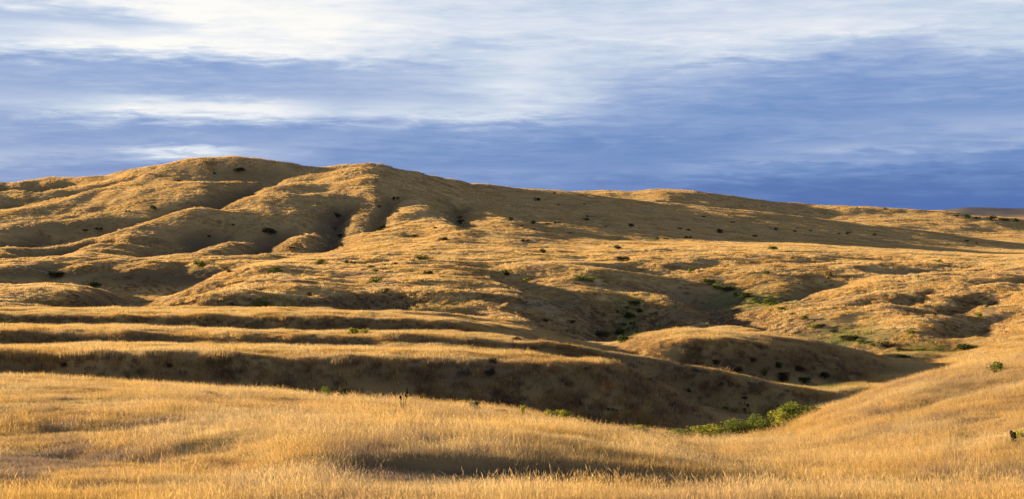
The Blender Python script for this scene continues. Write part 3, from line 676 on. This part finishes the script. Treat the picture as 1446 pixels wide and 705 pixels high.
G1 = 'green shrubs in the ravine mouth'
shrub(1128, 590, 62, 28, 'green', 56, 68, 'darker green shrub at the top right of the ravine mouth thicket', G1, True)
shrub(1098, 606, 50, 30, 'yellow', 54, 66, 'yellow green shrub in the middle of the ravine mouth thicket', G1, True)
shrub(1074, 613, 56, 27, 'green', 53, 65, 'dense green shrub, rounded, just left of the thicket middle', G1, True)
shrub(1035, 620, 64, 26, 'green', 52, 64, 'broad low green shrub in the left half of the ravine mouth thicket', G1, True)
shrub(1000, 621, 58, 20, 'yellow', 52, 64, 'low yellow green shrub, second from the thicket left end', G1, True)
shrub(962, 619, 56, 12, 'green', 52, 63, 'ground hugging green shrub at the left tip of the thicket', G1, True)
shrub(898, 614, 46, 13, 'yellow', 50, 62, 'flat yellow green shrub on the meadow brink left of the thicket', 'shrubs along the meadow brink', True)
G2 = 'shrubs along the meadow brink'
shrub(778, 594, 25, 17, 'yellow', 50, 61, 'bright yellow green shrub on the meadow brink, left one of a touching pair', G2, True)
shrub(797, 597, 27, 18, 'yellow', 50, 61, 'bright yellow green shrub on the meadow brink, right one of a touching pair', G2, True)
shrub(819, 599, 12, 14, 'yellow', 50, 61, 'thin yellow green shrub standing alone right of the bright pair', G2)
shrub(738, 588, 9, 16, 'yellow', 50, 61, 'tiny upright yellow green shrub left of the bright pair', G2)
shrub(670, 583, 20, 16, 'sage', 48, 60, 'round grey sagebrush in golden grass near the meadow brink', G2)
shrub(706, 588, 26, 11, 'olive', 48, 60, 'low brownish olive shrub just right of the grey sagebrush', G2)
shrub(461, 562, 26, 16, 'green', 55, 63, 'green shrub against the dark bank at the meadow brink', G2, True)
shrub(484, 563, 22, 18, 'dark', 57, 66, 'blackish shrub touching the green one at the meadow brink', G2)
shrub(299, 560, 20, 7, 'olive', 48, 64, 'flat olive shrub in open golden grass of the meadow', G2)
shrub(1040, 660, 24, 11, 'olive', 24, 40, 'brown olive tuft of brush in the hollow of the near meadow')
shrub(1405, 526, 27, 14, 'green', 50, 66, 'lone green shrub high on the near right slope')
shrub(1440, 624, 20, 17, 'yellow', 28, 50, 'yellow green shrub cut by the right picture edge')
G3 = 'shrubs on the grassy terraces'
shrub(10, 462, 28, 9, 'green', 136, 175, 'flat green shrub on the upper terrace at the left picture edge', G3)
shrub(500, 475, 18, 12, 'yellow', 136, 172, 'yellow green shrub below the dark upper riser, left one of two', G3)
shrub(516, 475, 16, 11, 'yellow', 136, 172, 'yellow green shrub below the dark upper riser, right one of two', G3)
shrub(729, 478, 20, 9, 'dark', 128, 140, 'dark olive shrub on the crest of the long spur', G3)
shrub(744, 503, 12, 7, 'olive', 98, 130, 'small olive shrub on the terrace below the spur crest', G3)
shrub(89, 519, 12, 9, 'dark', 92, 104, 'small dark shrub low on the left end of the terrace bank', G3)
shrub(239, 519, 14, 6, 'dark', 92, 104, 'small flat dark shrub midway along the left terrace bank', G3)
shrub(77, 496, 9, 4, 'olive', 98, 131, 'tiny olive shrub on the lower terrace top at left', G3)
shrub(696, 516, 16, 10, 'dark', 92, 104, 'dark shrub near the terrace bank top where it bends right', G3)
shrub(692, 530, 18, 10, 'dark', 92, 104, 'dark shrub midway down the terrace bank where it bends', G3)
G4 = 'green shrubs in the central draw'
shrub(848, 478, 24, 10, 'dark', 190, 300, 'dark shrub left of the central green draw', G4)
shrub(879, 488, 24, 13, 'deep', 185, 300, 'dark green shrub at the foot of the central draw', G4)
shrub(888, 470, 20, 10, 'deep', 200, 300, 'dark green shrub, second from the foot of the central draw', G4)
shrub(889, 450, 20, 10, 'deep', 210, 320, 'dark green shrub halfway up the central draw', G4)
shrub(897, 432, 18, 8, 'deep', 220, 330, 'dark green shrub at the head of the central draw', G4)
shrub(806, 457, 12, 6, 'dark', 200, 300, 'small dark shrub on the shaded slope left of the draw', G4)
shrub(769, 455, 10, 5, 'dark', 200, 300, 'tiny dark shrub on the shaded slope farther left of the draw', G4)
G5 = 'shrubs along the right hand valley'
shrub(1086, 433, 30, 13, 'green', 205, 320, 'wide bright green shrub in the right hand valley', G5)
shrub(1027, 412, 22, 8, 'deep', 230, 360, 'dark green shrub up the valley from the wide bright one', G5)
shrub(1001, 402, 22, 8, 'deep', 240, 380, 'dark green shrub at the head of the right hand valley', G5)
shrub(1052, 420, 24, 7, 'deep', 215, 340, 'flat dark green shrub touching the wide bright one from up the valley', G5)
shrub(1147, 464, 20, 7, 'yellow', 200, 300, 'yellow green shrub on the knoll side of the valley', G5)
shrub(1285, 472, 18, 7, 'yellow', 205, 320, 'yellow green shrub on the sunlit side of the valley', G5)
shrub(1200, 482, 30, 9, 'dark', 195, 280, 'low dark shrub on the shaded valley floor', G5)
shrub(1250, 492, 28, 9, 'dark', 195, 280, 'low dark shrub at the shaded lower end of the valley', G5)
shrub(1361, 494, 40, 8, 'deep', 190, 260, 'long dark green shrub along the foot of the right slope', G5)
shrub(1276, 509, 22, 7, 'deep', 180, 240, 'dark green shrub where the valley meets the near slope', G5)
shrub(1135, 541, 22, 9, 'deep', 135, 170, 'dark green shrub at the foot of the knoll beside the green flat', G5)
shrub(1105, 538, 26, 12, 'dark', 135, 170, 'blackish shrub under the dark face of the knoll', G5)
shrub(1165, 534, 22, 10, 'dark', 135, 170, 'blackish shrub at the right foot of the knoll', G5)
shrub(1382, 448, 14, 7, 'yellow', 215, 330, 'yellow green shrub among hummocks on the right slope', G5)
G6 = 'shrubs scattered on the middle bench'
for px, py, w, h, k, lab in [
    (281, 377, 18, 9, 'green', 'green shrub in the dark gully at the foot of the big hill'),
    (389, 385, 22, 8, 'green', 'green shrub on the sunlit edge above the gully'),
    (324, 386, 14, 6, 'olive', 'olive shrub on the bright bench edge beside the gully'),
    (134, 406, 18, 7, 'deep', 'dark green shrub on the sunlit mound by the gully'),
    (79, 392, 26, 9, 'dark', 'dark scrubby shrub behind the sunlit mound'),
    (453, 373, 16, 7, 'green', 'green shrub at the upper left of the bench'),
    (488, 373, 14, 7, 'green', 'green shrub, larger of two near the bench top'),
    (499, 374, 9, 6, 'dark', 'dark shrub, smaller of two near the bench top'),
    (595, 368, 20, 8, 'green', 'wide green shrub high on the middle bench'),
    (605, 389, 12, 8, 'deep', 'compact dark green shrub below the wide bench shrub'),
    (714, 390, 12, 8, 'deep', 'compact dark green shrub in open bright grass'),
    (767, 359, 13, 7, 'deep', 'dark green shrub just below the pale dirt strip'),
    (531, 399, 18, 7, 'green', 'green shrub above the scalloped dark hollow'),
    (545, 414, 14, 7, 'olive', 'olive shrub on the rim of the scalloped hollow'),
    (524, 380, 12, 5, 'olive', 'small olive shrub on the pale stony patch'),
    (529, 385, 10, 5, 'green', 'small green shrub on the pale stony patch'),
    (821, 397, 20, 9, 'green', 'green shrub, left of two touching at the bench right end'),
    (836, 398, 15, 7, 'yellow', 'yellow green shrub, right of two touching at the bench right end'),
    (743, 398, 12, 6, 'yellow', 'small yellow green shrub left of the touching two'),
    (873, 353, 18, 6, 'dark', 'flat dark shrub at the upper right of the bench'),
    (880, 370, 26, 8, 'dark', 'wide dark shrub on the shadow edge right of the bench'),
    (557, 375, 8, 5, 'dark', 'tiny dark shrub between the stony patch and the wide shrub'),
    (368, 434, 26, 10, 'green', 'green shrub in the small hollow by the terrace rim'),
    (324, 437, 20, 9, 'dark', 'dark shrub in the leftward hollow by the terrace rim'),
    (438, 418, 14, 7, 'olive', 'olive shrub on the spur between two hollows'),
    (612, 448, 16, 6, 'dark', 'dark shrub low on the shaded bench front'),
    (488, 445, 12, 5, 'yellow', 'yellow green shrub on the terrace rim below the hollow'),
    (1081, 389, 14, 7, 'green', 'green shrub on the sunlit slope right of the valley head'),
    (1170, 392, 16, 8, 'olive', 'olive shrub in the dark bank of the right slope'),
    (976, 386, 11, 7, 'green', 'small green shrub near the head of the right valley'),
    (1091, 354, 16, 7, 'green', 'green shrub by the foot of the shaded shoulder'),
    (1120, 367, 8, 4, 'olive', 'tiny olive shrub on the bright slope under the shoulder'),
    (1327, 372, 12, 5, 'green', 'green shrub at the right end of the upper dark bank'),
    (1178, 372, 8, 4, 'olive', 'tiny olive shrub near the left end of the upper dark bank')]:
    shrub(px, py, w, h, k, 228, 560, lab, G6)
# specks of brush that nothing tells apart
def specks(pts, kind, d0, d1, label, group):
    r = np.random.default_rng(len(pts) * 7 + len(label))
    own = {(381, 330): 'largest dark shrub in the deep hollow on the left flank of the big hill', (651, 316): 'widest dark shrub low in the folds under the second summit'}
    for px, py, w, h in pts:
        if (px, py) in own: shrub(px, py, w, h, kind, d0, d1, own[(px, py)], group); continue
        q = r.uniform(.5, 1.1); shrub(px, py, w * q, h * q * r.uniform(.85, 1.3), kind if r.random() < .62 else r.choice(['deep', 'olive', 'dark']), d0, d1, label, group)
specks([(381, 330, 22, 9), (329, 319, 10, 5), (29, 350, 13, 5), (140, 325, 12, 5), (337, 242, 16, 5), (251, 257, 10, 4), (302, 246, 9, 4), (212, 247, 7, 3), (180, 300, 12, 5), (215, 296, 12, 5), (120, 327, 10, 5), (295, 335, 9, 4), (410, 352, 12, 4)],
       'dark', 560, 900, 'small dark shrub dotted on the gullied left flank of the big hill', 'shrubs on the gullied left flank')
specks([(559, 282, 12, 6), (651, 316, 20, 6), (649, 309, 12, 5), (476, 307, 14, 6), (535, 293, 14, 5), (472, 324, 12, 5), (585, 336, 12, 4), (626, 340, 16, 5), (589, 344, 9, 3), (614, 323, 10, 4), (700, 322, 9, 4), (720, 312, 8, 4), (540, 325, 14, 6), (480, 336, 14, 5)],
       'dark', 520, 860, 'small dark shrub in the folds below the second summit', 'shrubs in the folds below the second summit')
specks([(758, 284, 12, 5), (783, 274, 7, 4), (788, 290, 7, 4), (825, 289, 6, 4), (829, 307, 8, 5), (773, 318, 14, 5), (787, 316, 10, 5), (752, 317, 8, 5), (735, 320, 10, 4), (754, 326, 9, 4), (827, 312, 10, 4), (855, 321, 10, 5), (890, 321, 10, 5), (804, 330, 9, 4),
        (928, 338, 14, 5), (940, 339, 16, 5), (972, 337, 14, 5), (1015, 330, 12, 6), (960, 324, 12, 5), (972, 326, 14, 4), (993, 307, 12, 4), (1035, 315, 7, 3), (1095, 325, 8, 4), (1144, 327, 6, 3), (1122, 328, 7, 3), (1184, 331, 9, 4), (1198, 331, 8, 4), (1234, 333, 8, 4), (1365, 342, 7, 4), (1379, 345, 10, 5), (873, 339, 10, 4), (742, 342, 12, 4), (1065, 335, 8, 3)],
       'dark', 500, 1040, 'small dark shrub dotted on the long shaded right shoulder of the big hill', 'shrubs on the shaded shoulder')
rs = np.random.default_rng(12)
bank = []
for k in range(18):
    px = rs.uniform(800, 1080); top = np.interp(px, [800, 920, 1042, 1100], [500, 515, 538, 560]); bot = np.interp(px, [800, 900, 1000, 1100], [575, 590, 596, 580])
    bank.append((px, rs.uniform(top, bot), rs.uniform(6, 14), rs.uniform(4, 7)))
specks(bank, 'dark', 92, 139.5, 'low dark shrub on the shaded bank of the ravine below the long spur', 'low shrubs on the shaded ravine bank')
specks([(985, 522, 16, 8), (1010, 516, 18, 9), (1040, 526, 20, 10), (1062, 512, 16, 8), (1080, 530, 22, 11), (1100, 520, 18, 9), (1130, 525, 16, 8), (1060, 538, 20, 9)],
       'dark', 145, 185, 'low dark shrub on the shaded front of the grassy knoll', 'low shrubs on the shaded knoll front')
specks([(872, 442, 14, 6), (880, 460, 16, 7), (893, 458, 12, 6), (874, 474, 14, 7), (896, 480, 12, 6), (902, 442, 12, 5), (884, 436, 12, 5), (868, 484, 14, 6)], 'green', 190, 330,
       'low dark green scrub filling the bed of the central draw', 'scrub in the bed of the central draw')
specks([(1012, 408, 16, 6), (1040, 418, 18, 6), (1066, 428, 16, 6), (1104, 438, 20, 7), (1120, 446, 20, 7), (1136, 453, 18, 7), (1160, 462, 20, 7), (1178, 470, 20, 7), (1215, 486, 20, 8), (1232, 490, 20, 8), (1270, 497, 20, 8), (1300, 497, 22, 7), (1325, 496, 20, 7)], 'green', 195, 400,
       'low dark green scrub strung along the floor of the right hand valley', 'scrub along the right hand valley floor')
specks([(1365, 308, 14, 4), (1380, 309, 16, 5), (1400, 311, 18, 5), (1418, 312, 14, 4), (1434, 313, 16, 5), (1350, 306, 10, 3), (1250, 296, 4, 3), (1210, 294, 4, 3)],
       'deep', 1200, 2300, 'distant dark scrub bush beside the end of the far sunlit ridge', 'distant scrub by the far ridge')


# two dry stalk plants with dark pods: narrow blades at the foot, stalks with pods above
def stalk_plant(px, py, d0, d1, hgt, stalks, label, seed):
    r = np.random.default_rng(seed); x, y, z = hit_ground(px, py, d0, d1)
    e = bpy.data.objects.new('stalk_plant', None); COL.objects.link(e); e.location = (x, y, z); e['label'] = label; e['category'] = 'plant'
    vs = []
    for k in range(46):
        a = r.uniform(0, 6.283); o = np.array([math.cos(a), math.sin(a), 0]); w = np.array([-o[1], o[0], 0]) * .008; h = hgt * r.uniform(.35, .62); l = r.uniform(.1, .5) * h
        vs.append([o * .03 - w, o * .03 + w, o * (.03 + l * .5) + w * .8 + [0, 0, h * .6], o * (.03 + l * .5) - w * .8 + [0, 0, h * .6]])
        vs.append([o * (.03 + l * .5) - w * .8 + [0, 0, h * .6], o * (.03 + l * .5) + w * .8 + [0, 0, h * .6], o * (.03 + l) + w * .1 + [0, 0, h], o * (.03 + l) - w * .1 + [0, 0, h]])
    v = np.array(vs).reshape(-1, 3); ob = bpy.data.objects.new('leaves', quad_mesh('leaves', v, r.uniform(.3, .9, len(v)), SMAT['sage'])); COL.objects.link(ob); ob.parent = e
    for (sx, sh, pods) in stalks:
        a = r.uniform(0, 6.283); vs = []; top = np.array([sx, 0.03 * math.sin(a), sh])
        base = np.array([sx * .3, 0, 0]); n = 6
        for k in range(n):
            p, q = base + (top - base) * k / n, base + (top - base) * (k + 1) / n
            for ww in (np.array([.008, 0, 0]), np.array([0, .008, 0])): vs.append([p - ww, p + ww, q + ww, q - ww])
        v = np.array(vs).reshape(-1, 3); st = bpy.data.objects.new('stalk', quad_mesh('stalk', v, np.full(len(v), .4), MSTEM)); COL.objects.link(st); st.parent = e
        import bmesh
        for (t_, rad, off) in pods:
            bm = bmesh.new(); bmesh.ops.create_icosphere(bm, subdivisions=2, radius=1.0)
            for vv in bm.verts:
                k = 1 + .14 * math.sin(vv.co.x * 7 + seed) * math.cos(vv.co.z * 6); tp = 1 - .25 * max(0, vv.co.z)
                vv.co = Vector((vv.co.x * rad * k * tp, vv.co.y * rad * k * tp, vv.co.z * rad * 1.5))
            me = bpy.data.meshes.new('seed_pod'); bm.to_mesh(me); bm.free(); me.materials.append(MPOD)
            pd = bpy.data.objects.new('seed_pod', me); COL.objects.link(pd); pd.parent = st; c = base + (top - base) * t_; pd.location = (c[0] + off, c[1], c[2]); pd.rotation_euler = (0, r.uniform(-.4, .4), 0)
    return e


def pod_mat():
    m, t, o = new_mat('dark_dry_pods'); d = t.node('ShaderNodeBsdfDiffuse'); g = t.node('ShaderNodeNewGeometry')
    t.put(d.inputs[0], t.mix(t.noise(g.outputs['Position'], 30.0, 3), (0.012, 0.008, 0.007, 1), (0.045, 0.025, 0.018, 1))); t.nt.links.new(d.outputs[0], o.inputs[0]); return m
MPOD = pod_mat()
stalk_plant(569, 588, 48, 64, 0.72, [(-0.09, .58, [(.92, .042, 0), (.78, .02, .02)]), (0.14, .82, [(.98, .032, 0), (.86, .042, .01), (.72, .034, -.02), (.66, .022, .03)]), (.03, .5, [(.95, .014, 0)])],
            'grey green stalk plant with dark seed pods rising from golden meadow grass', 5)
stalk_plant(1431, 628, 28, 50, 0.30, [(-0.03, .30, [(.96, .05, -.02), (.80, .054, 0), (.62, .04, .02), (.84, .042, .05)]), (.06, .2, [(.95, .035, 0)])],
            'stubby plant with black clustered pods beside the right edge shrub', 9)

# grass last: it grows round the shrubs, not through them
grass('grass', near, 14, 76, 18.0, 1.0, 0.6, 0.68)
grass('grass', mid, 70, 240, 1.6, 1.0, 0.8)
grass('grass', far, 225, 620, 0.16, 1.0, 0.95)
grass('grass', vfar, 600, 1750, 0.05, 1.0, 1.0)
bank = [patch_mesh('bank_tuft', 0.7, 46, 0.18, 0.50, 0.015, 500 + i, 0.12, 0.4) for i in range(6)]
grass('grass', bank, 88, 340, 6.0, 1.0, 0.35, 1.0, 0.22)
